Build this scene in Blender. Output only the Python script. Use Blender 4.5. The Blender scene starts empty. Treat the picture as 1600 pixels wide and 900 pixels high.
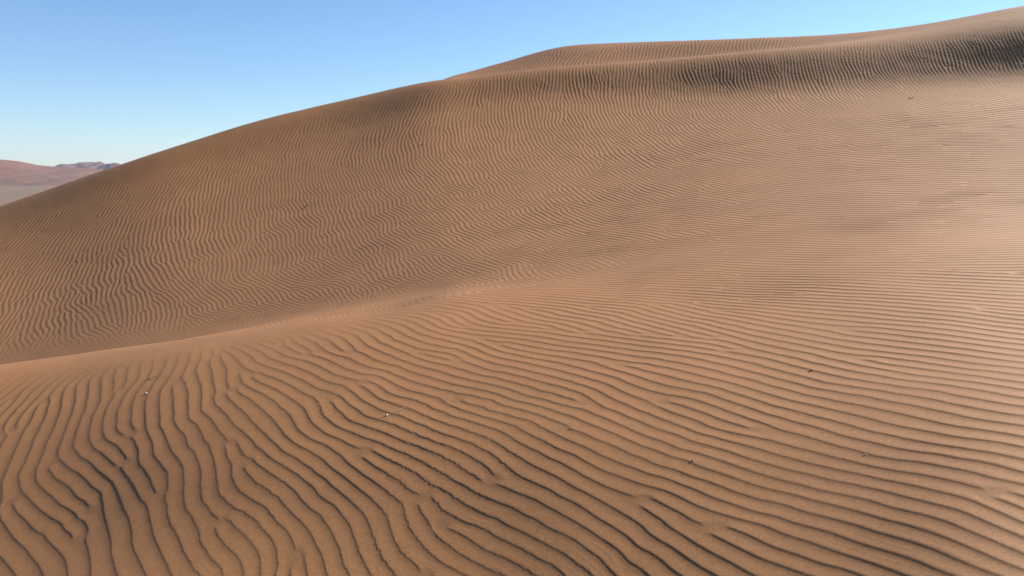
import bpy, math
import numpy as np
from mathutils import Vector

# ------------------------------------------------------------------ camera, world, sun, exposure
EYE = 1.75                      # eye height above the sand underfoot
FPX = 1246.0                    # focal length in photo pixels (photo 1600 x 900)
PITCH = math.radians(8.45)
SUN_AZ, SUN_EL = math.radians(60.0), math.radians(31.0)   # azimuth clockwise from the view direction

sc = bpy.context.scene
cam_d = bpy.data.cameras.new("camera")
cam_d.sensor_width = 36.0
cam_d.lens = 36.0 * FPX / 1600.0
cam_d.clip_start, cam_d.clip_end = 0.05, 60000.0
cam = bpy.data.objects.new("camera", cam_d)
cam.location = (0, 0, EYE)
cam.rotation_euler = (math.pi / 2 - PITCH, 0, 0)
sc.collection.objects.link(cam)
sc.camera = cam

world = bpy.data.worlds.new("World")
sc.world = world
world.use_nodes = True
wn = world.node_tree
bg = wn.nodes["Background"]
sky = wn.nodes.new("ShaderNodeTexSky")
sky.sky_type = 'NISHITA'
sky.sun_disc = False
sky.sun_elevation = SUN_EL
sky.sun_rotation = SUN_AZ
sky.altitude = 3000
sky.air_density = 1.3
sky.dust_density = 0.9
sky.ozone_density = 5.5
wn.links.new(sky.outputs[0], bg.inputs[0])
bg.inputs[1].default_value = 0.066

sun_d = bpy.data.lights.new("sun", 'SUN')
sun_d.energy = 5.0
sun_d.angle = math.radians(0.53)
sun_d.color = (1.0, 0.91, 0.78)
sun = bpy.data.objects.new("sun", sun_d)
sdir = Vector((math.sin(SUN_AZ) * math.cos(SUN_EL), math.cos(SUN_AZ) * math.cos(SUN_EL), math.sin(SUN_EL)))
sun.rotation_euler = sdir.to_track_quat('Z', 'Y').to_euler()
sun.location = sdir * 60
sc.collection.objects.link(sun)

sc.view_settings.view_transform = 'Standard'
sc.view_settings.look = 'None'
sc.view_settings.exposure = 1.30
sc.view_settings.gamma = 1.0
sc.view_settings.use_curve_mapping = False
sc.cycles.max_bounces = 5
sc.cycles.diffuse_bounces = 4
sc.cycles.volume_bounces = 0

# ------------------------------------------------------------------ helpers
SP, CP = math.sin(PITCH), math.cos(PITCH)


def ray(px, py):
    xr = (px - 800.0) / FPX
    yv = (450.0 - py) / FPX
    return xr, CP + yv * SP, -SP + yv * CP


def az_tan(px, py):
    x, y, z = ray(px, py)
    return math.atan2(x, y), z / math.hypot(x, y)


def project(x, y, z):
    """world point (z relative to the eye) -> photo pixel"""
    f = y * CP - z * SP
    u = y * SP + z * CP
    return 800.0 + FPX * x / f, 450.0 - FPX * u / f


def hash2(ix, iy, seed):
    n = (ix.astype(np.int64) * 73856093) ^ (iy.astype(np.int64) * 19349663) ^ (seed * 83492791)
    n = (n ^ (n >> 13)) * 1274126177 & 0x7fffffff
    n = (n ^ (n >> 16)) * 668265263 & 0x7fffffff
    return (n & 0xffffff) / float(0xffffff)


def vnoise(x, y, seed):
    """smooth value noise in [-1, 1]"""
    xi, yi = np.floor(x), np.floor(y)
    fx, fy = x - xi, y - yi
    fx = fx * fx * fx * (fx * (fx * 6 - 15) + 10)
    fy = fy * fy * fy * (fy * (fy * 6 - 15) + 10)
    a, b = hash2(xi, yi, seed), hash2(xi + 1, yi, seed)
    c, d = hash2(xi, yi + 1, seed), hash2(xi + 1, yi + 1, seed)
    return 2 * ((a + (b - a) * fx) * (1 - fy) + (c + (d - c) * fx) * fy) - 1


def fbm(x, y, seed, octs=3):
    s, a, t = 0.0, 1.0, 0.0
    for k in range(octs):
        s = s + a * vnoise(x * 2 ** k + 17.3 * k, y * 2 ** k - 9.1 * k, seed + 31 * k)
        t += a
        a *= 0.5
    return s / t


def smooth01(x, a, b):
    t = np.clip((x - a) / (b - a), 0, 1)
    return t * t * (3 - 2 * t)


def tag(o, label=None, cat=None, group=None, kind=None):
    if label: o["label"] = label
    if cat: o["category"] = cat
    if group: o["group"] = group
    if kind: o["kind"] = kind
    return o


def grid_mesh(name, P, mat, wrap=False, kind=None):
    """P: (rows, cols, 3) vertex array -> one smooth mesh"""
    R, C = P.shape[:2]
    me = bpy.data.meshes.new(name)
    idx = np.arange(R * C, dtype=np.int32).reshape(R, C)
    if wrap:
        idx = np.concatenate([idx, idx[:, :1]], axis=1)
    q = np.stack([idx[:-1, :-1], idx[:-1, 1:], idx[1:, 1:], idx[1:, :-1]], axis=-1).reshape(-1, 4)
    n = q.shape[0]
    me.vertices.add(R * C)
    me.vertices.foreach_set("co", P.astype(np.float32).ravel())
    me.loops.add(n * 4)
    me.loops.foreach_set("vertex_index", q[:, ::-1].ravel())
    me.polygons.add(n)
    me.polygons.foreach_set("loop_start", np.arange(0, n * 4, 4, dtype=np.int32))
    try:
        me.polygons.foreach_set("loop_total", np.full(n, 4, dtype=np.int32))
    except Exception:
        pass
    me.update(calc_edges=True)
    me.shade_smooth()
    me.materials.append(mat)
    o = bpy.data.objects.new(name, me)
    sc.collection.objects.link(o)
    if kind: o["kind"] = kind
    return o


# ------------------------------------------------------------------ dune shape
# For each azimuth (named by the photo column it runs through) a profile going away from the camera:
# the distance at which the frame's bottom edge meets the sand, then (photo row, slope of the sand up to there);
# ('h', run, rise) is a stretch that dips out of sight. Rows: mid foreground, near crest, foreground crest,
# dip behind it, foot of the big face, four steps up the face, front ridge, saddle, back skyline, far side.
PROFILE = {
    0: (4.681, [(700, 0.1), (620, 0.102), (570, 0.090), ('h', 5.75, -1.720), (560, -0.032), (490, 0.056), (420, 0.132), (370, 0.177), (341, 0.247), (322, 0.315), ('h', 2.50, -0.150), ('h', 3.00, -0.600), ('h', 9.00, -3.000)]),
    200: (4.024, [(700, 0.13), (610, 0.102), (543, 0.083), ('h', 6.35, -1.370), (535, -0.025), (460, 0.061), (390, 0.141), (328, 0.204), (289, 0.288), (257, 0.366), ('h', 3.00, -0.050), ('h', 3.00, -0.500), ('h', 9.00, -3.000)]),
    400: (3.541, [(700, 0.15), (600, 0.104), (517, 0.077), ('h', 6.45, -1.050), (508, -0.025), (430, 0.061), (350, 0.148), (285, 0.226), (233, 0.321), (190, 0.412), ('h', 3.00, 0.020), ('h', 3.00, -0.400), ('h', 9.00, -3.000)]),
    600: (3.181, [(700, 0.165), (580, 0.108), (488, 0.068), ('h', 5.90, -0.690), (478, -0.030), (410, 0.052), (330, 0.139), (250, 0.229), (190, 0.325), (142, 0.395), ('h', 3.00, 0.120), ('h', 4.00, -0.200), ('h', 9.00, -2.400)]),
    700: (3.043, [(700, 0.17), (575, 0.110), (476, 0.055), ('h', 4.95, -0.480), (462, -0.033), (400, 0.043), (320, 0.131), (235, 0.227), (176, 0.345), (126, 0.450), ('h', 2.90, 0.050), (122, 0.145), ('h', 8.00, -1.200)]),
    800: (2.909, [(700, 0.165), (570, 0.104), (462, 0.041), ('h', 1.70, -0.201), (436, -0.026), (380, 0.038), (300, 0.133), (205, 0.243), (153, 0.385), (109, 0.530), ('h', 2.60, 0.120), (92, 0.186), ('h', 8.00, -0.800)]),
    900: (2.786, [(700, 0.16), (560, 0.097), (450, 0.028), ('h', 1.71, -0.113), (422, -0.019), (365, 0.048), (290, 0.136), (200, 0.236), (148, 0.37), (102, 0.52), ('h', 2.50, 0.120), (70, 0.253), ('h', 8.00, -0.300)]),
    1000: (2.716, [(700, 0.157), (550, 0.096), (442, 0.028), (428, -0.012), (400, 0.001), (345, 0.062), (275, 0.136), (205, 0.212), (152, 0.324), (94, 0.485), ('h', 2.50, 0.140), (66, 0.277), ('h', 8.00, -0.300)]),
    1200: (2.620, [(700, 0.16), (540, 0.090), (430, 0.044), (400, 0.032), (360, 0.046), (310, 0.089), (255, 0.140), (200, 0.195), (148, 0.290), (77, 0.530), ('h', 2.50, 0.220), (59, 0.283), ('h', 8.00, -0.300)]),
    1400: (2.590, [(700, 0.17), (530, 0.084), (415, 0.057), (370, 0.054), (325, 0.078), (275, 0.111), (230, 0.149), (183, 0.185), (138, 0.250), (58, 0.560), (49, 0.29), (45, 0.177), ('h', 8.00, -0.300)]),
    1600: (2.567, [(700, 0.18), (520, 0.068), (400, 0.049), (350, 0.062), (305, 0.097), (260, 0.129), (215, 0.158), (170, 0.170), (127, 0.235), (40, 0.585), (22, 0.36), (8, 0.25), ('h', 8.00, 0.300)]),
}


def build_profile():
    azs, Ds, Zs = [], [], []
    for px in sorted(PROFILE):
        D, steps = PROFILE[px]
        z = az_tan(px, 900)[1] * D
        ds, zs = [0.0, D], [-EYE, z]
        for st in steps:
            if st[0] == 'h':
                D, z = D + st[1], z + st[2]
            else:
                t, sl = az_tan(px, st[0])[1], st[1]
                D2 = (z - sl * D) / (t - sl)
                z, D = z + sl * (D2 - D), D2
            ds.append(D); zs.append(z)
        azs.append(math.atan2((px - 800) / FPX, CP * 1.0 + 0.02))
        Ds.append(ds); Zs.append(zs)
    azs, Ds, Zs = np.array(azs), np.array(Ds), np.array(Zs)
    # further out than the photo: the slope keeps falling to the left and levels out to the right
    l1 = Zs[0] - np.linspace(0, 3.2, Zs.shape[1]) - 0.35 * (np.arange(Zs.shape[1]) > 0); r1 = Zs[-1] + np.linspace(0, 0.6, Zs.shape[1])
    azs = np.concatenate([[-1.6, -0.95], azs, [0.95, 1.6]])
    l0 = Zs[0] - np.linspace(0, 6.5, Zs.shape[1]); r0 = Zs[-1] - np.linspace(0, 1.5, Zs.shape[1])
    Ds = np.vstack([Ds[:1], Ds[:1], Ds, Ds[-1:], Ds[-1:]])
    Zs = np.vstack([l0, l1, Zs, r1, r0])
    return azs, Ds, Zs


def pchip_rows(x, y, xq):
    """monotone cubic through knots; x, y (n, k); xq (m,) -> (n, m)"""
    h = np.diff(x, axis=1); d = np.diff(y, axis=1) / h
    m = np.zeros_like(y)
    w1 = 2 * h[:, 1:] + h[:, :-1]; w2 = h[:, 1:] + 2 * h[:, :-1]
    same = d[:, :-1] * d[:, 1:] > 0
    with np.errstate(divide='ignore', invalid='ignore'):
        hm = (w1 + w2) / (w1 / d[:, :-1] + w2 / d[:, 1:])
    m[:, 1:-1] = np.where(same, hm, 0)
    m[:, 0], m[:, -1] = d[:, 0], d[:, -1]
    out = np.empty((x.shape[0], xq.size))
    for i in range(x.shape[0]):
        k = np.clip(np.searchsorted(x[i], xq) - 1, 0, x.shape[1] - 2)
        t = (xq - x[i, k]) / h[i, k]
        t = np.clip(t, 0, 1)
        hh = h[i, k]
        out[i] = ((2 * t**3 - 3 * t**2 + 1) * y[i, k] + (t**3 - 2 * t**2 + t) * hh * m[i, k]
                  + (-2 * t**3 + 3 * t**2) * y[i, k + 1] + (t**3 - t**2) * hh * m[i, k + 1])
    return out


def gauss_axis(A, sig, axis):
    r = int(3 * sig + 1)
    k = np.exp(-0.5 * (np.arange(-r, r + 1) / sig) ** 2); k /= k.sum()
    pad = [(0, 0), (0, 0)]; pad[axis] = (r, r)
    # reflect about the end values so that the ends keep their slope
    B = np.pad(A, pad, mode='reflect', reflect_type='odd')
    out = np.zeros_like(A)
    for i, w in enumerate(k):
        out += w * (B[i:i + A.shape[0], :] if axis == 0 else B[:, i:i + A.shape[1]])
    return out


AZ0, AZ1, NAZ = -1.6, 1.6, 801
DSTEP, NDS = 0.05, 1121                      # 0 .. 56 m
azg = np.linspace(AZ0, AZ1, NAZ)
dg = np.arange(NDS) * DSTEP
_az, _D, _Z = build_profile()
# knots interpolated smoothly between the profile azimuths (monotone cubic per knot)
kD = pchip_rows(np.tile(_az, (_D.shape[1], 1)), _D.T.copy(), azg).T
kZ = pchip_rows(np.tile(_az, (_Z.shape[1], 1)), _Z.T.copy(), azg).T
BASE = pchip_rows(kD, kZ, dg)
BASE = gauss_axis(BASE, 14.0, 0)             # 0.056 rad
BASE = gauss_axis(BASE, 7.0, 1)              # 0.35 m

# the outlines of the far skyline and of the near crest, sharpened after the smoothing (photo points)
SKYLINE = [(-150, 374), (0, 321), (50, 305), (100, 287), (150, 270), (190, 257), (250, 236), (300, 221), (370, 198), (435, 179), (500, 164), (560, 151), (600, 141),
           (650, 131), (695, 122.5), (720, 116), (760, 104.5), (800, 94), (830, 84), (850, 78.5), (870, 73), (885, 70.5), (900, 69.2), (925, 68), (1050, 64), (1200, 58.5),
           (1250, 57), (1300, 54.5), (1350, 50), (1400, 44), (1450, 37), (1500, 28), (1550, 18), (1600, 8)]
NEARLINE = [(-150, 590), (0, 570), (100, 556), (200, 543), (350, 522), (450, 507), (560, 491), (700, 476)]


def sharpen(pts, lo, hi, wid, p0, q0, p1, q1, sg):
    """lift or lower the outline between distances lo(az) and hi(az) to the given points"""
    at = np.array([az_tan(*p) for p in pts])
    tgt = gauss_axis(np.interp(azg, at[:, 0], at[:, 1])[:, None] * np.ones((1, 2)), sg * 1.5, 0)[:, 0]
    col = 800 + FPX * np.tan(np.clip(azg, -1.2, 1.2)) * CP
    w = smooth01(col, q0, p0) * (1 - smooth01(col, p1, q1))
    lo, hi = np.interp(azg, _az, lo), np.interp(azg, _az, hi)
    inside = (dg[None] >= lo[:, None]) & (dg[None] <= hi[:, None])
    for it in range(5):
        T_ = np.where(inside, BASE / np.maximum(dg, 0.1)[None], -9)
        k = T_.argmax(1)
        Dk = gauss_axis(dg[k][:, None] * np.ones((1, 2)), 12.0, 0)[:, 0]
        err = gauss_axis(((tgt - T_.max(1)) * w)[:, None] * np.ones((1, 2)), sg, 0)[:, 0]
        BASE[:] += (err * Dk)[:, None] * np.exp(-((dg[None] - Dk[:, None]) / wid) ** 2)


_rg, _sd = _D[:, 11], _D[:, 12]
sharpen(SKYLINE, _rg - 6, _rg + 3.5, 6.5, -150, -400, 600, 730, 5.0)
sharpen(SKYLINE, _sd - 0.5, _sd + 16, 4.0, 725, 675, 1600, 2000, 2.5)
sharpen(NEARLINE, _D[:, 4] - 2.5, _D[:, 4] + 2.0, 1.5, -150, -400, 520, 700, 7.0)


def base_z(x, y):
    """dune height relative to the eye (bicubic-ish lookup of the smoothed profiles)"""
    a = np.arctan2(x, y); D = np.hypot(x, y)
    u = np.clip((a - AZ0) / (AZ1 - AZ0) * (NAZ - 1), 1, NAZ - 3.001)
    v = np.clip(D / DSTEP, 1, NDS - 3.001)
    iu, iv = u.astype(np.int64), v.astype(np.int64)
    fu, fv = u - iu, v - iv

    def cr(f):
        return (-0.5 * f + f * f - 0.5 * f**3, 1 - 2.5 * f * f + 1.5 * f**3,
                0.5 * f + 2 * f * f - 1.5 * f**3, -0.5 * f * f + 0.5 * f**3)
    wu, wv = cr(fu), cr(fv)
    out = 0.0
    for i in range(4):
        row = 0.0
        for j in range(4):
            row = row + wv[j] * BASE[iu + i - 1, iv + j - 1]
        out = out + wu[i] * row
    # broad undulations of the face
    und = 0.02 * vnoise(x / 3.6 + 3.1, y / 3.6, 5) * smooth01(D, 8, 12) * (1 - 0.8 * smooth01(a, 0.12, 0.30)) + 0.004 * vnoise(x / 1.1, y / 1.1, 6) * (1 - 0.7 * smooth01(D, 6, 9))
    return out + und


def hit(px, py, dmin=1.5, dmax=50.0):
    """where the sight line of a photo pixel meets the dune"""
    a, t = az_tan(px, py)
    D = np.arange(dmin, dmax, 0.01)
    x, y = D * math.sin(a), D * math.cos(a)
    s = base_z(x, y) - t * D
    k = np.nonzero(s > 0)[0]
    if not len(k):
        k = [int(np.argmax(s / D))]
    return float(x[k[0]]), float(y[k[0]])


# ------------------------------------------------------------------ ripple direction and spacing
# photo point, ripple line angle (degrees, 0 = level, growing clockwise), spacing across the lines (photo pixels)
RIP = [
    (20, 760, 72, 30), (100, 810, 72, 31), (200, 840, 88, 31), (300, 740, 60, 29), (350, 710, 45, 25), (60, 690, 90, 29),
    (40, 600, 130, 13), (100, 600, 132, 13), (150, 620, 110, 17), (110, 570, 140, 9), (220, 570, 95, 20), (300, 565, 68, 19), (370, 540, 75, 18), (400, 570, 36, 18),
    (200, 660, 82, 26), (260, 650, 58, 25), (350, 650, 38, 21), (450, 560, 30, 16), (600, 560, 22, 13.5), (750, 540, 13, 10),
    (500, 640, 30, 19.5), (700, 620, 20, 14.5), (430, 700, 38, 22), (600, 700, 30, 21), (750, 690, 25, 19),
    (450, 770, 38, 25), (430, 860, 62, 28), (600, 800, 42, 27), (750, 800, 35, 25), (700, 870, 44, 27), (520, 520, 28, 11), (470, 515, 50, 13),
    (560, 520, 28, 12), (850, 540, 12, 9.5), (1000, 560, 12, 10.5), (1150, 540, 12, 10), (900, 640, 17, 15), (1100, 640, 18, 16), (850, 700, 28, 20),
    (900, 770, 25, 23), (1100, 800, 26, 24), (1000, 880, 35, 26), (850, 880, 38, 26),
    (1250, 520, 9, 9), (1500, 520, 7, 8.5), (1300, 620, 13, 15.5), (1500, 620, 10, 13.5), (1300, 700, 18, 20), (1550, 700, 12, 18),
    (1300, 790, 17, 21), (1500, 800, 16, 23), (1300, 870, 22, 24), (1550, 880, 22, 25),
    (700, 530, 15, 9.5), (850, 500, 10, 7.0), (650, 510, 15, 8), (1000, 500, 8, 6.5), (1100, 500, 7, 6), (1300, 480, 5, 6.5), (1500, 480, 4, 6.5),
    (880, 460, 3, 3.4), (1100, 450, 2, 3.4), (1300, 430, 1, 4.2), (1500, 440, 2, 5), (1500, 400, -1, 3.2), (1300, 390, 0, 3.0),
    # the big face
    (30, 400, 125, 5), (100, 400, 112, 6.5), (180, 400, 92, 8), (250, 400, 85, 8), (350, 400, 75, 7.5), (390, 430, 50, 6.5),
    (150, 470, 78, 8.5), (220, 500, 60, 8.5), (300, 480, 40, 7), (350, 470, 48, 7), (100, 495, 85, 9.5), (40, 530, 90, 9), (150, 535, 70, 8.5),
    (300, 520, 40, 6.5), (400, 480, 42, 7), (450, 500, 38, 6), (30, 470, 100, 8.5), (60, 350, 137, 2.8), (110, 350, 135, 3.2), (150, 360, 118, 5.5),
    (550, 440, 38, 6.5), (650, 440, 30, 5), (650, 468, 12, 3.6), (800, 430, 12, 3.2), (560, 470, 25, 4.5), (760, 450, 8, 2.6), (880, 430, 6, 2.6),
    (300, 330, 92, 7.2), (350, 270, 97, 6), (330, 240, 128, 4.3), (200, 310, 128, 4.2), (250, 350, 98, 7), (250, 290, 125, 4.2), (380, 230, 130, 4.4),
    (450, 230, 105, 5.2), (480, 200, 118, 4.6), (520, 220, 92, 5.6), (600, 220, 90, 6), (680, 220, 84, 6.0), (760, 220, 66, 6),
    (430, 280, 85, 5), (520, 290, 58, 5), (600, 290, 55, 5.6), (700, 280, 45, 6), (780, 290, 40, 5.6),
    (430, 330, 85, 6.8), (520, 330, 74, 6.8), (600, 340, 55, 6.6), (700, 350, 35, 5.6), (780, 360, 25, 4.8),
    (430, 400, 75, 7.5), (530, 390, 48, 7), (620, 400, 35, 6), (700, 400, 26, 5.2), (780, 400, 20, 4.5),
    (850, 220, 58, 5.6), (950, 220, 45, 4.8), (1050, 220, 25, 4), (1180, 230, 10, 3), (820, 290, 42, 5.4), (920, 290, 28, 4.2),
    (1050, 290, 14, 3.0), (1180, 290, 8, 2.7), (850, 350, 18, 4), (1000, 340, 9, 2.8), (1150, 350, 5, 2.6), (850, 400, 12, 3.6), (1000, 400, 6, 2.6), (1150, 400, 3, 2.7),
    (1230, 230, 8, 2.6), (1400, 250, 3, 2.0), (1550, 230, 0, 1.9), (1230, 300, 6, 2.5), (1400, 300, 3, 2.2), (1550, 300, -1, 2.2),
    (1230, 350, 3, 2.5), (1400, 350, 0, 2.3), (1550, 340, -5, 2.3),
    (620, 160, 138, 3.4), (640, 175, 125, 4.4), (700, 150, 115, 5.2), (720, 170, 92, 6), (760, 150, 92, 5.6), (850, 130, 95, 5.4), (950, 130, 92, 5.6), (1050, 120, 90, 5.5),
    (700, 200, 88, 6), (800, 200, 74, 5.8), (900, 180, 68, 5.8), (1000, 180, 55, 5), (1080, 190, 38, 4.2), (1130, 160, 65, 5), (1200, 165, 30, 3.8),
    (900, 85, 112, 5.2), (1000, 80, 112, 5.2), (1100, 75, 115, 5),
    (1150, 115, 90, 5.4), (1250, 105, 86, 5.2), (1350, 100, 78, 5), (1450, 100, 66, 5), (1550, 90, 66, 5), (1450, 75, 85, 5),
    (1220, 140, 60, 5), (1300, 150, 38, 4.2), (1400, 140, 34, 4), (1500, 130, 28, 3.6), (1200, 200, 14, 3), (1400, 190, 4, 1.9), (1550, 160, 8, 2),
    (1400, 50, 120, 4), (1500, 40, 125, 4),
]


def ripple_table():
    A, L, F = [], [], []
    e = 0.02
    for (px, py, ang, s) in RIP:
        s = math.hypot(s, 1.9) if s < 5 else s
        s = max(s, 3.3)
        if py > 575:
            s *= 0.97
        x, y = hit(px, py)
        z0 = float(base_z(np.array(x), np.array(y)))
        zx = float(base_z(np.array(x + e), np.array(y))); zy = float(base_z(np.array(x), np.array(y + e)))
        p0 = project(x, y, z0); p1 = project(x + e, y, zx); p2 = project(x, y + e, zy)
        J = np.array([[p1[0] - p0[0], p2[0] - p0[0]], [p1[1] - p0[1], p2[1] - p0[1]]]) / e
        a = math.radians(ang)
        fi = np.array([-math.sin(a), math.cos(a)]) / s      # downwind, cycles per photo pixel
        fw = J.T @ fi                                      # cycles per metre on plan
        A.append(math.atan2(x, y)); L.append(math.log(math.hypot(x, y))); F.append(fw)
    return np.array(A), np.array(L), np.array(F)


TA, TL, TF = ripple_table()
TM = np.log(np.clip(np.hypot(TF[:, 0], TF[:, 1]), 4.5, 15.0))
TU = TF / np.hypot(TF[:, 0], TF[:, 1])[:, None]


def ripple_field(x, y):
    """local ripple wave vector (cycles per metre)"""
    sh = x.shape
    a = np.arctan2(x, y).ravel(); l = np.log(np.maximum(np.hypot(x, y), 0.5)).ravel()
    ux = np.empty_like(a); uy = np.empty_like(a); m = np.empty_like(a)
    for s in range(0, a.size, 20000):
        e = slice(s, s + 20000)
        d2 = ((a[e, None] - TA) / 0.055) ** 2 + ((l[e, None] - TL) / 0.065) ** 2
        w = np.exp(-0.5 * d2) + 1e-3 / (1 + d2) ** 2
        w /= w.sum(1, keepdims=True)
        ux[e] = w @ TU[:, 0]; uy[e] = w @ TU[:, 1]; m[e] = w @ TM
    n = np.hypot(ux, uy) + 1e-9
    return (ux / n).reshape(sh), (uy / n).reshape(sh), np.exp(m).reshape(sh)


# ------------------------------------------------------------------ ripple phase: aligned wave packets
CELL = 0.085
GX0, GX1, GY0, GY1 = -27.0, 29.0, 0.6, 45.0
gx = np.arange(GX0, GX1, CELL); gy = np.arange(GY0, GY1, CELL)
GI, GJ = np.meshgrid(np.arange(gx.size), np.arange(gy.size), indexing='ij')
rng = np.random.default_rng(11)
KX = GX0 + (GI + rng.uniform(0.1, 0.9, GI.shape)) * CELL
KY = GY0 + (GJ + rng.uniform(0.1, 0.9, GI.shape)) * CELL
# the field is smooth: evaluate it on a coarser lattice and interpolate
cs = 4
cx = np.arange(GX0 - 1, GX1 + 1, CELL * cs); cy = np.arange(GY0 - 1, GY1 + 1, CELL * cs)
CX, CY = np.meshgrid(cx, cy, indexing='ij')
FUX, FUY, FM = ripple_field(CX, CY)


def lat(A, x, y):
    u = np.clip((x - cx[0]) / (CELL * cs), 0, cx.size - 1.001); v = np.clip((y - cy[0]) / (CELL * cs), 0, cy.size - 1.001)
    i, j = u.astype(np.int64), v.astype(np.int64); fu, fv = u - i, v - j
    return (A[i, j] * (1 - fu) + A[i + 1, j] * fu) * (1 - fv) + (A[i, j + 1] * (1 - fu) + A[i + 1, j + 1] * fu) * fv


ux, uy, mag = lat(FUX, KX, KY), lat(FUY, KX, KY), lat(FM, KX, KY)
KD = np.hypot(KX, KY); KA = np.arctan2(KX, KY)
# wandering of the lines: stronger on the face and at the lower left of it
footD = np.interp(KA, _az, _D[:, 6]); ridD = np.interp(KA, _az, _D[:, 11])
up = np.clip((KD - footD) / (ridD - footD), 0, 1)
wob = 0.19 - 0.09 * smooth01(KD, footD, footD + 3) + 0.06 * smooth01(KD, footD - 1, footD) * (1 - smooth01(up, 0.25, 0.65)) * (1 - smooth01(KA, -0.1, 0.15))
wob = wob * (1 - 0.5 * smooth01(KA, 0.1, 0.35) * (1 - smooth01(KD, 14, 18)))
rot = wob * (1.3 * vnoise(KX / 0.55, KY / 0.55, 21) + 0.9 * vnoise(KX / 0.27 + 5, KY / 0.27, 22))
cr_, sr_ = np.cos(rot), np.sin(rot)
fx = (ux * cr_ - uy * sr_) * mag; fy = (ux * sr_ + uy * cr_) * mag
mag2 = np.exp(0.13 * vnoise(KX / 0.5, KY / 0.5, 23))
fx *= mag2; fy *= mag2

ph = np.exp(2j * np.pi * rng.random(GI.shape)).astype(np.complex64)
offs = [(i, j) for i in range(-3, 4) for j in range(-3, 4) if (i, j) != (0, 0) and i * i + j * j <= 10]
rotors = []
for (i, j) in offs:
    qx, qy = np.roll(KX, (-i, -j), (0, 1)), np.roll(KY, (-i, -j), (0, 1))
    gxk, gyk = np.roll(fx, (-i, -j), (0, 1)), np.roll(fy, (-i, -j), (0, 1))
    dx, dy = KX - qx, KY - qy
    d2 = dx * dx + dy * dy
    w = np.exp(-d2 / (2 * 0.115 ** 2)) * (d2 < 1.0)
    rotors.append((w * np.exp(2j * np.pi * 0.5 * ((fx + gxk) * dx + (fy + gyk) * dy))).astype(np.complex64))
NIT = 52
for it in range(NIT):
    acc = 1.2 * ph
    for (i, j), rt in zip(offs, rotors):
        acc = acc + rt * np.roll(ph, (-i, -j), (0, 1))
    ph = acc / (np.abs(acc) + 1e-6)
del rotors
PHASE = np.angle(ph)


def ripple_phase(x, y):
    """(fraction of a wavelength, strength) at points"""
    i0 = np.floor((x - GX0) / CELL).astype(np.int64); j0 = np.floor((y - GY0) / CELL).astype(np.int64)
    acc = np.zeros(x.shape, dtype=np.complex128); tot = np.zeros(x.shape)
    R2 = (2 * CELL) ** 2
    for a in range(-2, 3):
        for b in range(-2, 3):
            i = np.clip(i0 + a, 0, gx.size - 1); j = np.clip(j0 + b, 0, gy.size - 1)
            dx, dy = x - KX[i, j], y - KY[i, j]
            d2 = dx * dx + dy * dy
            w = np.maximum(0, 1 - d2 / R2) ** 3
            acc += w * np.exp(1j * (PHASE[i, j] + 2 * np.pi * (fx[i, j] * dx + fy[i, j] * dy)))
            tot += w
    return (np.angle(acc) / (2 * np.pi)) % 1.0, np.abs(acc) / (tot + 1e-9)


LEE = 0.32                                    # share of the wavelength taken by the steep lee side


def ripple_profile(t):
    """gentle windward back, a short steep slip face under the brink, then a hollow apron"""
    s = np.clip(t / (1 - LEE), 0, 1)
    up = 0.55 * s ** 1.4 + 0.45 * np.sin(s * np.pi / 2) ** 2
    l = np.clip((t - (1 - LEE)) / 0.078, 0, 1)
    q = np.clip((t - (1 - LEE) - 0.03) / (LEE - 0.03), 0, 1)
    dn = 0.52 * (1 - l) ** 1.35 + 0.48 * (1 - q) ** 2.0
    return np.where(t < 1 - LEE, up, dn)


def interp_tab(px_list, v_list, az):
    a = [math.atan2((p - 800) / FPX, 1.0) for p in px_list]
    return np.interp(az, a, v_list)


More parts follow.
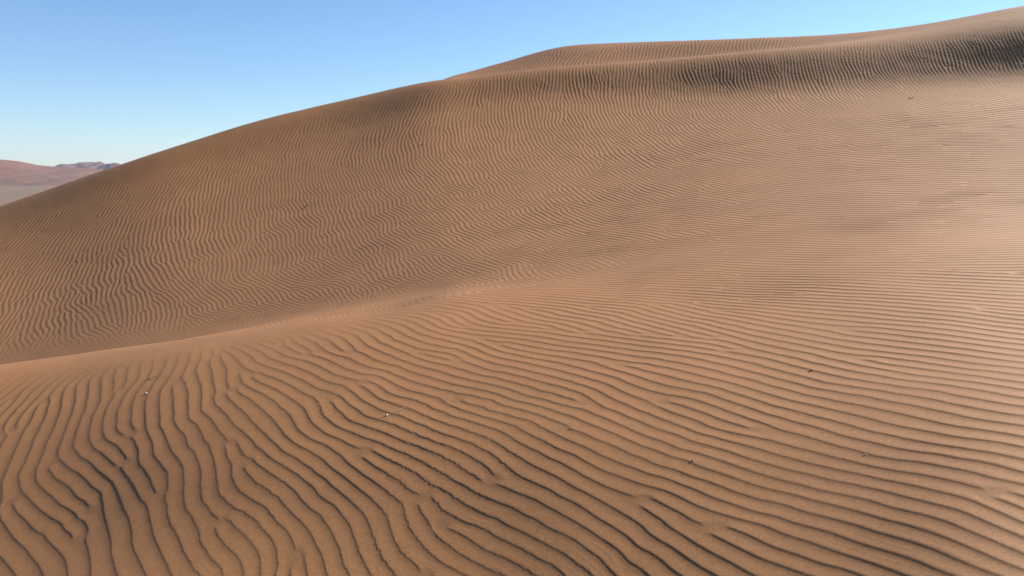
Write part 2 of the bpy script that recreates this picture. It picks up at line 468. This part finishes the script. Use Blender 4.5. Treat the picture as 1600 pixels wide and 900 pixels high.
def ripple_height(x, y):
    D = np.hypot(x, y); az = np.arctan2(x, y)
    # small crinkles shift the crest lines close to the camera
    near = 1 - smooth01(D, 6, 11)
    left = 1 - smooth01(az, -0.1, 0.35)
    cr = 0.0038 * near * (0.25 + 0.75 * left) * smooth01(vnoise(x / 0.45, y / 0.45, 46), -0.7, 0.5)
    dxc = cr * (vnoise(x / 0.013, y / 0.013, 41) + 0.6 * vnoise(x / 0.04, y / 0.04, 42)) + 0.006 * near * vnoise(x / 0.13, y / 0.13, 47)
    dyc = cr * (vnoise(x / 0.013, y / 0.013, 43) + 0.6 * vnoise(x / 0.04, y / 0.04, 44)) + 0.006 * near * vnoise(x / 0.13, y / 0.13, 48)
    t, st = ripple_phase(x + dxc, y + dyc)
    m = lat(FM, x, y)
    lam = 1.0 / m
    ridge_d = np.interp(az, _az, _D[:, 11])
    band = smooth01(D, ridge_d - 8, ridge_d - 4.5) * (1 - smooth01(D, ridge_d + 1, ridge_d + 2)) * smooth01(az, -0.30, 0.05)
    amp = (0.041 * (1 - 0.18 * (1 - smooth01(az, -0.42, -0.15)) * (1 - smooth01(D, 6, 7.5))) + 0.010 * smooth01(D, 9, 13) + 0.009 * smooth01(D, 8, 13) + 0.017 * smooth01(az, -0.25, 0.15) * smooth01(D, 11, 16) + 0.014 * smooth01(D, ridge_d - 15, ridge_d - 9) + 0.012 * band) * lam
    amp = amp * smooth01(st, 0.25, 0.80)
    amp = amp * (1 + 0.22 * vnoise(x / 0.6, y / 0.6, 45))
    # ripples die out on the rounded foreground crest, near the left skyline, on the ridge crest and low at right
    cD = np.interp(az, _az, _D[:, 4]); rg = np.interp(az, _az, _D[:, 11])
    fade = 1 - 0.97 * np.exp(-((D - cD - 0.15) / 0.7) ** 2) * (1 - smooth01(az, -0.30, -0.12))
    fade = fade * (1 - 0.75 * np.exp(-((D - cD - 0.35) / 0.7) ** 2) * (1 - smooth01(az, -0.2, 0.12)))
    fade = fade * (1 - 0.9 * smooth01(D, rg - 2.6, rg - 0.6) * (1 - smooth01(az, -0.25, -0.05)))
    fade = fade * (1 - 0.60 * np.exp(-((D - rg) / 0.6) ** 2) * smooth01(az, -0.12, -0.04))
    fade = fade * (1 - 0.9 * smooth01(az, 0.36, 0.42) * smooth01(D, rg - 0.6, rg + 0.5))
    fade = fade * (1 - 0.75 * smooth01(az, 0.36, 0.50) * smooth01(D, rg - 7, rg - 5.5) * (1 - smooth01(D, rg - 3.4, rg - 2.4)))
    ft = np.interp(az, _az, _D[:, 6])
    fade = fade * (1 - 0.85 * np.exp(-((D - ft + 0.2) / 1.3) ** 2) * (1 - smooth01(az, -0.25, -0.02)))
    fade = fade * (1 - 0.45 * np.exp(-((az + 0.165) / 0.07) ** 2 - ((D - rg + 1.5) / 2.2) ** 2))
    low = smooth01(az, 0.12, 0.34) * smooth01(D, cD - 0.6, cD + 1.2) * (1 - smooth01(D, rg - 7.5, rg - 3.5))
    fade = fade * (1 - (0.08 + 0.37 * smooth01(D, 10, 15)) * low)
    h = amp * fade * ripple_profile(t)
    # hand-sized unevenness and faint secondary ripples
    # here and there a crest is doubled by a smaller one riding between the main ripples
    rough = smooth01(vnoise(x / 0.42, y / 0.42, 52) + 0.45 * smooth01(az, -0.3, 0.1) + 0.35 * (1 - smooth01(D, 3.0, 4.8)), 0.1, 0.8)
    t2 = (2 * t + 0.35 + 0.35 * vnoise(x / 0.2, y / 0.2, 55)) % 1.0
    bite = smooth01(vnoise(x / 0.16, y / 0.16, 51), -0.1, 0.5)
    h = h + 0.22 * amp * near * fade * rough * bite * ripple_profile(t2) * np.sin(np.pi * np.clip(t / (1 - LEE), 0, 1)) ** 1.2
    h = h + 0.0003 * near * vnoise(x / 0.05, y / 0.05, 56)
    h = h + 0.003 * vnoise(x / 0.35, y / 0.35, 54) * (1 - 0.9 * low)
    return h


def surface_z(x, y):
    return base_z(x, y) + ripple_height(x, y)


# ------------------------------------------------------------------ materials
def mat_new(name):
    m = bpy.data.materials.new(name)
    m.use_nodes = True
    nt = m.node_tree
    return m, nt, nt.nodes["Principled BSDF"]


def sand_material(name, col, col2, rough=0.72, spec=0.28, grain=True, scale=0.5):
    m, nt, b = mat_new(name)
    N, L = nt.nodes, nt.links
    tc = N.new("ShaderNodeTexCoord")
    n1 = N.new("ShaderNodeTexNoise"); n1.inputs["Scale"].default_value = scale; n1.inputs["Detail"].default_value = 5
    L.new(tc.outputs["Object"], n1.inputs["Vector"])
    mix = N.new("ShaderNodeMix"); mix.data_type = 'RGBA'
    mix.inputs["A"].default_value = (*col, 1); mix.inputs["B"].default_value = (*col2, 1)
    rmp = N.new("ShaderNodeMapRange"); rmp.inputs[1].default_value = 0.35; rmp.inputs[2].default_value = 0.65
    L.new(n1.outputs["Fac"], rmp.inputs[0]); L.new(rmp.outputs[0], mix.inputs["Factor"])
    out = mix.outputs["Result"]
    if grain:
        n2 = N.new("ShaderNodeTexNoise"); n2.inputs["Scale"].default_value = 260; n2.inputs["Detail"].default_value = 3
        L.new(tc.outputs["Object"], n2.inputs["Vector"])
        hsv = N.new("ShaderNodeHueSaturation")
        mr = N.new("ShaderNodeMapRange"); mr.inputs[1].default_value = 0.3; mr.inputs[2].default_value = 0.7
        mr.inputs[3].default_value = 0.76; mr.inputs[4].default_value = 1.24
        L.new(n2.outputs["Fac"], mr.inputs[0]); L.new(mr.outputs[0], hsv.inputs["Value"]); L.new(out, hsv.inputs["Color"])
        out = hsv.outputs["Color"]
        n3 = N.new("ShaderNodeTexNoise"); n3.inputs["Scale"].default_value = 70; n3.inputs["Detail"].default_value = 4
        L.new(tc.outputs["Object"], n3.inputs["Vector"])
        mr3 = N.new("ShaderNodeMapRange"); mr3.inputs[1].default_value = 0.3; mr3.inputs[2].default_value = 0.7
        mr3.inputs[3].default_value = 0.88; mr3.inputs[4].default_value = 1.12
        L.new(n3.outputs["Fac"], mr3.inputs[0])
        hsv2 = N.new("ShaderNodeHueSaturation"); L.new(mr3.outputs[0], hsv2.inputs["Value"]); L.new(out, hsv2.inputs["Color"])
        out = hsv2.outputs["Color"]
        bp = N.new("ShaderNodeBump"); bp.inputs["Strength"].default_value = 0.35; bp.inputs["Distance"].default_value = 0.0015
        L.new(n2.outputs["Fac"], bp.inputs["Height"]); L.new(bp.outputs["Normal"], b.inputs["Normal"])
    L.new(out, b.inputs["Base Color"])
    b.inputs["Roughness"].default_value = rough
    b.inputs["Specular IOR Level"].default_value = spec
    return m


m_sand = sand_material("orange_sand", (0.248, 0.1170, 0.0420), (0.226, 0.1055, 0.0370))

# ------------------------------------------------------------------ dune: one sheet
FINE_AZ = math.radians(36.5)
a_in = np.arange(-FINE_AZ, FINE_AZ, 0.00100)
a_out = np.concatenate([np.arange(FINE_AZ, math.radians(58), 0.003), np.arange(math.radians(58), math.radians(90), 0.02)])
a_back = np.linspace(math.radians(91), math.radians(269), 60)
azs = np.concatenate([-a_out[::-1], a_in, a_out + 1e-4, a_back])
rows = np.concatenate([
    np.array([0.02, 0.25, 0.5, 0.8, 1.1]),
    np.arange(1.3, 2.4, 0.012), np.arange(2.4, 8.0, 0.0055), np.arange(8.0, 14.0, 0.0095), np.arange(14.0, 26.0, 0.0145),
    np.arange(26.0, 34.0, 0.021), np.arange(34.0, 44.0, 0.034), np.arange(44.0, 52.0, 0.3),
    np.array([53, 54, 58, 70, 85, 105, 130, 160, 200, 260])])
AA, DD = np.meshgrid(azs, rows)
X, Y = DD * np.sin(AA), DD * np.cos(AA)
fold = np.where(AA > math.pi, AA - 2 * math.pi, AA)
Z = np.empty_like(X)
for r in range(0, X.shape[0], 100):
    e = slice(r, r + 100)
    xx, yy = X[e], Y[e]
    dd = np.minimum(DD[e], 53.5)
    aa = np.clip(fold[e], -1.59, 1.59)
    zb = base_z(dd * np.sin(aa), dd * np.cos(aa))
    front = np.abs(fold[e]) < math.radians(75)
    back_w = smooth01(np.abs(fold[e]), 1.5, 2.6)
    zb = zb * (1 - back_w) + (-EYE - 0.11 * DD[e]) * back_w        # the slope goes on falling behind the camera
    sub = (np.abs(fold[e]) < math.radians(60)) & (DD[e] > 1.0) & (DD[e] < 44.5)
    if sub.any():
        zr = np.zeros_like(zb)
        ef = (1 - smooth01(np.abs(fold[e][sub]), 0.85, 1.02)) * smooth01(DD[e][sub], 1.0, 1.4) * (1 - smooth01(DD[e][sub], 42.5, 44.2))
        zr[sub] = ripple_height(xx[sub], yy[sub]) * ef
        zb = zb + zr
    # beyond the far side the dune runs down to the plain
    f = smooth01(DD[e], 50, 230)
    zb = zb * (1 - f) + (-52.0) * f
    Z[e] = zb
P = np.stack([X, Y, Z + EYE], axis=-1)
dune = grid_mesh("dune", P, m_sand, wrap=True, kind="structure")
del P, X, Y, Z, AA, DD

# ------------------------------------------------------------------ gravel plain and far red dunes
def hill_material(name, red, pale, scrub, z0, z1):
    """red sand slopes with wind-streaked patches and grey-green scrub gathering on the lower ground"""
    m, nt, b = mat_new(name)
    N, L = nt.nodes, nt.links
    tc = N.new("ShaderNodeTexCoord")

    def noise(sc, det, dist=0.0):
        n = N.new("ShaderNodeTexNoise"); n.inputs["Scale"].default_value = sc; n.inputs["Detail"].default_value = det
        n.inputs["Roughness"].default_value = 0.65; n.inputs["Distortion"].default_value = dist
        L.new(tc.outputs["Object"], n.inputs["Vector"]); return n

    def ramp(out, a0, a1):
        r_ = N.new("ShaderNodeMapRange"); r_.inputs[1].default_value = a0; r_.inputs[2].default_value = a1
        L.new(out, r_.inputs[0]); return r_.outputs[0]
    mx = N.new("ShaderNodeMix"); mx.data_type = 'RGBA'
    mx.inputs["A"].default_value = (*red, 1); mx.inputs["B"].default_value = (*pale, 1)
    L.new(ramp(noise(0.006, 6, 1.0).outputs["Fac"], 0.40, 0.62), mx.inputs["Factor"])
    sep = N.new("ShaderNodeSeparateXYZ"); L.new(tc.outputs["Object"], sep.inputs[0])
    hz_ = ramp(sep.outputs["Z"], z1, z0)
    sc_ = ramp(noise(0.018, 8, 0.5).outputs["Fac"], 0.44, 0.60)
    mul = N.new("ShaderNodeMath"); mul.operation = 'MULTIPLY'
    L.new(hz_, mul.inputs[0]); L.new(sc_, mul.inputs[1])
    m2 = N.new("ShaderNodeMix"); m2.data_type = 'RGBA'
    L.new(mx.outputs["Result"], m2.inputs["A"]); m2.inputs["B"].default_value = (*scrub, 1)
    L.new(mul.outputs[0], m2.inputs["Factor"])
    L.new(m2.outputs["Result"], b.inputs["Base Color"])
    b.inputs["Roughness"].default_value = 1.0; b.inputs["Specular IOR Level"].default_value = 0.1
    return m


m_hill = hill_material("far_red_sand", (0.165, 0.078, 0.050), (0.135, 0.080, 0.060), (0.085, 0.075, 0.058), -42, 12)
m_rock = hill_material("far_rock", (0.17, 0.080, 0.055), (0.075, 0.050, 0.048), (0.070, 0.055, 0.050), -42, 30)
m_plain = hill_material("plain_gravel", (0.150, 0.112, 0.076), (0.185, 0.105, 0.070), (0.115, 0.098, 0.072), -60, -20)


pr = np.array([60, 120, 250, 400, 600, 800, 1000, 1200, 1500, 1800, 2200, 2700, 3500, 5000, 8000, 14000, 30000.0])
pa = np.linspace(0, 2 * math.pi, 240, endpoint=False)
PA, PR = np.meshgrid(pa, pr)
PX, PY = PR * np.sin(PA), PR * np.cos(PA)
PZ = -45 + 1.5 * fbm(PX / 300, PY / 300, 61) * smooth01(PR, 250, 700) + EYE
grid_mesh("plain", np.stack([PX, PY, PZ], -1), m_plain, wrap=True, kind="structure")



def crest_z(pts, az, R):
    a = [az_tan(p, q)[0] for p, q in pts]; t = [az_tan(p, q)[1] for p, q in pts]
    return np.interp(az, a, t) * R


def range_mesh(name, R0, R1, R2, pts, seed, amp, mat, a0=-78, a1=12, n=700, gully=0.0):
    az = np.radians(np.linspace(a0, a1, n)); rr = np.concatenate([np.linspace(R0, R1, 46), np.linspace(R1, R2, 24)[1:]])
    A_, R_ = np.meshgrid(az, rr)
    top = crest_z(pts, A_, R1)
    s = np.clip((R_ - R0) / (R1 - R0), 0, 1); b = np.clip((R_ - R1) / (R2 - R1), 0, 1)
    prof = s ** 1.35 * (1 - smooth01(b, 0, 1))
    x, y = R_ * np.sin(A_), R_ * np.cos(A_)
    z = -46 + (top + 46) * prof
    env = np.sin(np.clip(s, 0, 1) * math.pi) * (b <= 0)
    z = z + env * amp * fbm(x / 240, y / 240, seed, 4) + env * gully * np.abs(fbm(x / 90, y / 300, seed + 5, 3))
    return grid_mesh(name, np.stack([x, y, z + EYE], -1), mat, kind="structure")


range_mesh("hills", 2600, 3350, 4300, [(-900, 262), (-400, 236), (-150, 240), (0, 249), (30, 252), (60, 258), (90, 261), (140, 263), (200, 268), (320, 275), (900, 280)],
           71, 14, m_hill, gully=10)
range_mesh("far_hills", 5200, 6000, 7200, [(-900, 280), (60, 272), (84, 261), (95, 259), (110, 259.5), (116, 259), (124, 255), (132, 253.2), (142, 253.4), (153, 254), (162, 256), (172, 257.5), (182, 258.5),
                                      (195, 259.5), (260, 266), (900, 280)], 81, 60, m_rock, gully=60, n=1400)


# ------------------------------------------------------------------ haze between the dunes
hm, hnt, hb = mat_new("desert_haze")
hnt.nodes.remove(hb)
pv = hnt.nodes.new("ShaderNodeVolumePrincipled")
pv.inputs["Color"].default_value = (0.62, 0.76, 1.0, 1)
pv.inputs["Density"].default_value = 0.000045
pv.inputs["Anisotropy"].default_value = 0.35
hout = [n for n in hnt.nodes if n.type == 'OUTPUT_MATERIAL'][0]
hnt.links.new(pv.outputs[0], hout.inputs["Volume"])
hs, hz0, hz1 = 7600.0, -58.0, 160.0
hv = [(sx * hs, sy * hs, z) for z in (hz0, hz1) for sx, sy in ((-1, -1), (1, -1), (1, 1), (-1, 1))]
hme = bpy.data.meshes.new("haze")
hme.from_pydata(hv, [], [(3, 2, 1, 0), (4, 5, 6, 7), (0, 1, 5, 4), (1, 2, 6, 5), (2, 3, 7, 6), (3, 0, 4, 7)])
hme.materials.append(hm)
haze = bpy.data.objects.new("haze", hme)
sc.collection.objects.link(haze)
haze["kind"] = "stuff"

# ------------------------------------------------------------------ things lying on the sand
def plain_mat(name, col, rough=0.8, col2=None):
    m, nt, b = mat_new(name)
    n = nt.nodes.new("ShaderNodeTexNoise"); n.inputs["Scale"].default_value = 90
    tc = nt.nodes.new("ShaderNodeTexCoord"); nt.links.new(tc.outputs["Object"], n.inputs["Vector"])
    mx = nt.nodes.new("ShaderNodeMix"); mx.data_type = 'RGBA'
    mx.inputs["A"].default_value = (*col, 1); mx.inputs["B"].default_value = (*(col2 or tuple(c * 0.6 for c in col)), 1)
    nt.links.new(n.outputs["Fac"], mx.inputs["Factor"]); nt.links.new(mx.outputs["Result"], b.inputs["Base Color"])
    b.inputs["Roughness"].default_value = rough
    return m


m_white = plain_mat("quartz_white", (0.42, 0.37, 0.31), 0.6, (0.30, 0.24, 0.19))
m_buff = plain_mat("buff_stone", (0.34, 0.22, 0.12), 0.8, (0.27, 0.16, 0.08))
m_dark = plain_mat("dark_bark", (0.055, 0.035, 0.025), 0.9)
m_straw = plain_mat("dry_straw", (0.40, 0.30, 0.19), 0.6, (0.28, 0.19, 0.11))


def ground(px, py):
    x, y = hit(px, py)
    z = float(surface_z(np.array([x]), np.array([y]))[0]) + EYE
    return x, y, z


def link_mesh(name, vs, fs, mat, loc):
    me = bpy.data.meshes.new(name)
    me.from_pydata(vs, [], fs)
    me.shade_smooth()
    me.materials.append(mat)
    o = bpy.data.objects.new(name, me)
    o.location = loc
    sc.collection.objects.link(o)
    return o


def pebble(px, py, size, mat, label, seed, sink=0.3, group=None):
    import bmesh
    bm = bmesh.new()
    bmesh.ops.create_icosphere(bm, subdivisions=3, radius=1.0)
    rg_ = np.random.default_rng(seed)
    ax = rg_.normal(size=(5, 3)); ax /= np.linalg.norm(ax, axis=1)[:, None]
    cut = rg_.uniform(0.62, 0.85, 5)
    for v in bm.verts:
        c = np.array(v.co)
        for a_, k_ in zip(ax, cut):               # worn flat facets
            d_ = float(c @ a_)
            if d_ > k_: c = c - a_ * (d_ - k_) * 0.85
        c = c * (1 + 0.05 * math.sin(7 * c[0] + seed) * math.cos(5 * c[1]))
        v.co = Vector(c * np.array([size, size * 0.72, size * 0.55]))
    vs = [tuple(v.co) for v in bm.verts]; fs = [tuple(v.index for v in f.verts) for f in bm.faces]
    bm.free()
    x, y, z = ground(px, py)
    o = link_mesh("pebble", vs, fs, mat, (x, y, z + size * 0.55 * (1 - sink)))
    o.rotation_euler = (0.15 * math.sin(seed), 0.12, seed * 1.3)
    return tag(o, label, "pebble", group)


def tube(pts, radii, n=7):
    vs, fs = [], []
    P_ = [Vector(p) for p in pts]
    for i, p in enumerate(P_):
        d = (P_[min(i + 1, len(P_) - 1)] - P_[max(i - 1, 0)]).normalized()
        u = d.cross(Vector((0, 0, 1)))
        if u.length < 1e-3: u = Vector((1, 0, 0))
        u.normalize(); w = d.cross(u)
        for k in range(n):
            a = 2 * math.pi * k / n
            vs.append(tuple(p + (u * math.cos(a) + w * math.sin(a)) * radii[i]))
    for i in range(len(P_) - 1):
        for k in range(n):
            fs.append((i * n + k, i * n + (k + 1) % n, (i + 1) * n + (k + 1) % n, (i + 1) * n + k))
    fs.append(tuple(range(n))[::-1]); fs.append(tuple((len(P_) - 1) * n + k for k in range(n)))
    return vs, fs


def stem(pa, pb, r0, r1, mat, name, label, cat, bow=0.006, lift=0.004, branches=(), group=None):
    """a thin stalk lying on the sand from photo point pa to pb, following the ripples it crosses"""
    xa, ya = hit(*pa); xb, yb = hit(*pb)
    N_ = 14
    base = None
    pts = []
    for i in range(N_ + 1):
        t_ = i / N_
        x = xa + (xb - xa) * t_ + bow * math.sin(3.1 * t_) + 0.2 * bow * math.sin(9 * t_)
        y = ya + (yb - ya) * t_
        pts.append([x, y, 0.0])
    zz = surface_z(np.array([p[0] for p in pts]), np.array([p[1] for p in pts])) + EYE
    zt = np.maximum(zz, np.interp(range(N_ + 1), [0, N_ // 2, N_], [zz[0], zz[N_ // 2], zz[N_]]))
    for p, z in zip(pts, zt): p[2] = z + lift * 0.3
    for i, p in enumerate(pts): p[2] += lift * math.sin(math.pi * i / N_)
    o0 = Vector(pts[0])
    loc = [Vector(p) - o0 for p in pts]
    rad = [r0 + (r1 - r0) * i / N_ for i in range(N_ + 1)]
    for k in (4, 9): rad[k] *= 1.5                 # nodes of the stalk
    vs, fs = tube(loc, rad)
    for (i0, dx, dy, dz) in branches:
        p0 = loc[i0]
        v2, f2 = tube([p0, p0 + Vector((dx, dy, dz)) * 0.5 + Vector((0, 0, 0.002)), p0 + Vector((dx, dy, dz))], [rad[i0] * 0.8, rad[i0] * 0.6, rad[i0] * 0.3], 5)
        b0 = len(vs); vs += v2; fs += [tuple(q + b0 for q in f) for f in f2]
    o = link_mesh(name, vs, fs, mat, o0)
    return tag(o, label, cat, group)


pebble(604, 651, 0.012, m_white, "brightest white pebble, beside the thin straw in the middle of the near ripples", 3, 0.1)
stem((594, 656), (632, 639), 0.0016, 0.0010, m_straw, "straw", "thin pale straw lying next to the bright white pebble", "straw", branches=((10, 0.012, 0.010, 0.004),))
pebble(228, 616, 0.013, m_white, "white topped pebble with black shadow, just below the bent grass stalk at left", 5, 0.05)
stem((231, 593), (264, 586), 0.0026, 0.0012, m_straw, "straw", "bent pale grass stalk lying across two ripples at left, above the shadowed pebble", "straw", lift=0.010, branches=((8, 0.02, -0.012, 0.003),))
pebble(1268, 580, 0.011, m_buff, "small pale buff pebble on a ripple crest in the right half of the near slope", 8, 0.3)
pebble(1082, 722, 0.006, m_buff, "tiny tan pebble in the lower right foreground, nearest the bottom edge", 9, 0.2)
pebble(892, 672, 0.006, m_buff, "tiny tan pebble below centre, at the end of a faint sand tail", 12, 0.2)
pebble(318, 657, 0.005, m_white, "tiny white chip between two ripples, left of the bright white pebble", 14, 0.0)
pebble(1352, 712, 0.0045, m_white, "tiny white chip by a ripple line, far right in the foreground", 15, 0.0)
stem((474, 326), (482, 322), 0.009, 0.006, m_dark, "twig", "short dark twig on the left part of the big dune face", "twig", bow=0.01, lift=0.02, branches=((5, 0.06, 0.0, 0.03), (10, -0.03, 0.02, 0.04)))
stem((654, 229), (662, 226), 0.009, 0.006, m_dark, "twig", "short dark twig high on the dune face, below the shaded band", "twig", bow=0.01, lift=0.02, branches=((5, 0.05, 0.01, 0.03), (10, -0.03, 0.02, 0.04)))
stem((1419, 155), (1428, 153.5), 0.009, 0.006, m_dark, "twig", "short dark twig at the foot of the dark band, far upper right", "twig", bow=0.01, lift=0.015, branches=((6, 0.05, 0.02, 0.02),))
